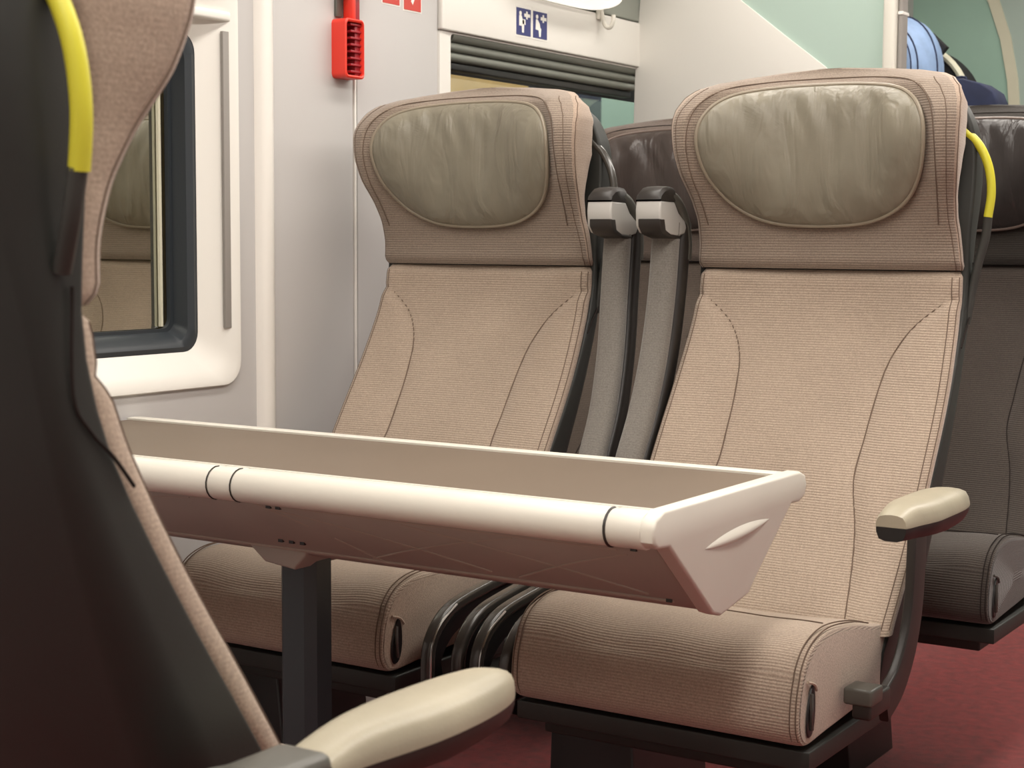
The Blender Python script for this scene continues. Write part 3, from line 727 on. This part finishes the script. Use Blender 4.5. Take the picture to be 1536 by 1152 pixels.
b=MB(); b.box((.004,2.603,1.466),(.030,2.613,1.55),.003); b.box((.0,2.617,1.455),(.020,2.638,1.55),.002,1); H(b).build('hammer_neck',[M['red'],M['dred']],hm)
b=MB(); b.box((.010,2.577,1.520),(.034,2.65,1.552),.006); H(b).build('hammer_head',M['dred'],hm)
b=MB(); b.box((0,2.580,1.474),(.006,2.600,1.515),.002); H(b).build('cover_window',M['case'],hm)

# ------------------------------------------------------------------ partition screen behind the second row, bulkhead beyond
ps=thing('partition_screen','white partition with frosted green pane behind the dark seats','partition',(XL,3.855,0))
b=MB(); rows=[]
# white sweep panel: left edge at the wall, diagonal right edge
outl=[(.0,0),(.0,1.33),(.004,1.50),(.016,1.66),(.03,1.95),(.235,1.95),(.25,1.72),(.305,1.64),(.42,1.55),(.535,1.462),(.62,1.37),(.68,1.27),(.70,1.1),(.71,0)]
b.prism(outl,1,-.018,-.012,.001); b.build('white_panel',M['wallw'],ps)
b=MB(); b.box((.10,-.012,.02),(.690,.002,1.95)); b.build('glass_pane',M['frost'],ps)
b=MB(); b.box((.686,-.040,0),(.716,.012,1.95),.006); b.build('edge_post',M['white'],ps)
b=MB(); b.box((.7165,-.020,0),(.728,.02,1.95),.004,0); b.box((.7165,-.022,1.575),(.7295,.022,1.583),.001,1); b.build('rubber_strip',[M['groove'],M['signw']],ps)
b=MB(); b.box((XL-.1,YE,0),(XR+.05,YE+.05,ZC)); sbuild(b,'wall_front',M['teal'])
b=MB()
arc=[(-1.695,0.0),(-1.695,1.0),(-1.697,1.45),(-1.712,1.62),(-1.742,1.77),(-1.79,1.91),(-1.86,2.03),(-1.96,2.14),(-2.06,2.21)]
P_=[Vector((x,0,z)) for x,z in arc]; rows=[]
for i,p in enumerate(P_):
    d=(P_[min(i+1,len(P_)-1)]-P_[max(i-1,0)]).normalized(); s=Vector((-d.z,0,d.x))
    rows.append([tuple(p+s*.021+Vector((0,YE-.001,0))),tuple(p+s*.019+Vector((0,YE-.010,0))),tuple(p-s*.019+Vector((0,YE-.010,0))),tuple(p-s*.021+Vector((0,YE-.001,0)))])
b.grid(rows,False,False,0); sbuild(b,'trim_8',M['stripe'])
b=MB(); pts=[(x+.02,z) for x,z in arc]+[(XR,2.21),(XR,0)]
b.prism(pts,1,YE-.004,YE-.0005); sbuild(b,'trim_9',M['teal2'])
# luggage rack and bags beyond the screen
rk=thing('luggage_rack','floor-standing luggage rack beyond the partition holding bags','rack',(-1.745,5.27,0))
for z in (1.37,.70):
    b=MB(); b.box((-.32,-.39,z),(.33,.39,z+.03),.004); b.build('shelf',M['case'],rk)
for x in (-.31,.32):
    for y in (-.38,.38):
        b=MB(); b.tube([(x,y,0),(x,y,1.38)],.010,8,0,smoothpath=False); b.build('upright',M['silver'],rk)
BX,BYY,BZ=-1.88,5.25,1.403
bg=thing('travel_bag','pale blue rounded soft bag with dark seams, next to the screen post','bag',(BX,BYY,BZ))
def bring(t,k=1.0):
    r=(.72+.28*sstep(0,.55,t))*k; y=-.13+.26*t
    if t>.9: r*=.93 if t>.97 else .98
    return [(.125*math.cos(a)*r,y,.186+.184*math.sin(a)*r) for a in lin(0,2*math.pi,41)[:-1]]
b=MB(); b.grid([bring(t) for t in [0,.02,.1,.2,.3,.4,.5,.6,.7,.8,.88,.94,1.0]],True,True,0); b.build('bag_body',M['blue'],bg,auto=50)
b=MB()
for t in (.02,.18,.62): r=bring(t,1.01); b.tube(r+r[:1],.0032,6,0,smoothpath=False)
b.build('seam_band',M['navy'],bg)
b=MB(); r=[(x,z) for x,y,z in bring(0,.82)]; b.prism(r,1,-.136,-.129,0,0)
b.prism([(-.03,.20),(-.01,.27),(.03,.26),(.05,.23),(.02,.19),(.015,.225)],1,-.142,-.135,0,1)
b.prism([(.055,.155),(.075,.165),(.085,.14),(.08,.09),(.062,.10)],1,-.142,-.135,0,1)
b.build('open_pocket',[M['blk'],M['signw']],bg)
b=MB(); b.prism([(x-BX,z-BZ) for x,z in ((-1.84,1.745),(-1.806,1.728),(-1.753,1.677),(-1.772,1.654),(-1.81,1.660),(-1.85,1.68))],1,.118,.150,.006); b.build('flap',M['blk'],bg)
ac=thing('suitcase','black case with a pale curved rim beside the blue bag','suitcase',(-1.93,5.54,1.40))
AR=[(-.0+.225*math.cos(a),.08+.225*math.sin(a)) for a in lin(math.pi/2,0,14)]
b=MB(); b.prism([(-.10,0)]+[(-.10,.305)]+AR+[(.225,0)],1,-.075,.09,0,0); b.build('case_body',M['blk'],ac)
b=MB(); b.tube([(x*1.0,-.078,z) for x,z in AR]+[(.225,-.078,.012)],.012,8,0,sub=1); b.build('rim',M['stripe'],ac)
nv=thing('backpack','navy blue soft bag on the rack, left of the arch stripe','bag',(-1.55,4.99,1.40))
b=MB(); b.prism([(-.10,.0),(-.105,.10),(-.09,.128),(-.01,.128),(.045,.112),(.085,.085),(.098,.054),(.10,.0)],1,-.06,.06,.006); b.build('bag_body',M['navy'],nv)
b=MB(); b.tube([(-.05,0,.122),(-.045,0,.136),(-.02,0,.136),(-.015,0,.122)],.004,6,0); b.build('carry_loop',M['navy'],nv)

# ------------------------------------------------------------------ lights the carriage has
def ceil_light(x,w,label,e,col=(1,.95,.89)):
    rt=thing('ceiling_light',label,'lamp',(x,2.4,ZC-.02),0,'ceiling lights')
    b=MB(); b.box((-w/2-.02,-3.0,.0),(w/2+.02,3.2,.018),.004); b.build('housing',M['ceil'],rt)
    b=MB(); b.box((-w/2,-2.95,-.008),(w/2,3.15,.0),.002); b.build('diffuser',M['lamp'],rt)
    for yy in (-2.0,0.0,2.0):
        l=bpy.data.lights.new('ceiling_tube','AREA'); l.shape='RECTANGLE'; l.size=w; l.size_y=1.9; l.energy=e; l.color=col
        o=bpy.data.objects.new('ceiling_tube',l); COL.objects.link(o); o.location=(x,2.4+yy,ZC-.04)
ceil_light(-.35,.30,'long ceiling light above the aisle',26)
ceil_light(-1.45,.20,'long ceiling light above the seats',16)
w=bpy.data.worlds.new('night'); bpy.context.scene.world=w; w.use_nodes=True
w.node_tree.nodes['Background'].inputs[0].default_value=(.10,.11,.12,1); w.node_tree.nodes['Background'].inputs[1].default_value=.3

# ------------------------------------------------------------------ camera
cam=bpy.data.cameras.new('camera'); co=bpy.data.objects.new('camera',cam); COL.objects.link(co)
X=Vector((0.84086633,0.54122322,0.00460871)); Y=Vector((0.05082159,-0.07047534,-0.99621804)); Z=Vector((-0.53885153,0.83792044,-0.08676616))
R=Matrix((X,-Y,-Z)).transposed()
co.matrix_world=Matrix.Translation((0,0,1.03)) @ R.to_4x4()
cam.sensor_fit='HORIZONTAL'; cam.sensor_width=36; cam.lens=36*2449.25/1536; cam.clip_start=.02
cam.dof.use_dof=True; cam.dof.focus_distance=2.5; cam.dof.aperture_fstop=14
sc=bpy.context.scene; sc.camera=co
sc.view_settings.view_transform='Standard'; sc.view_settings.look='None'; sc.view_settings.gamma=1; sc.view_settings.exposure=-.42
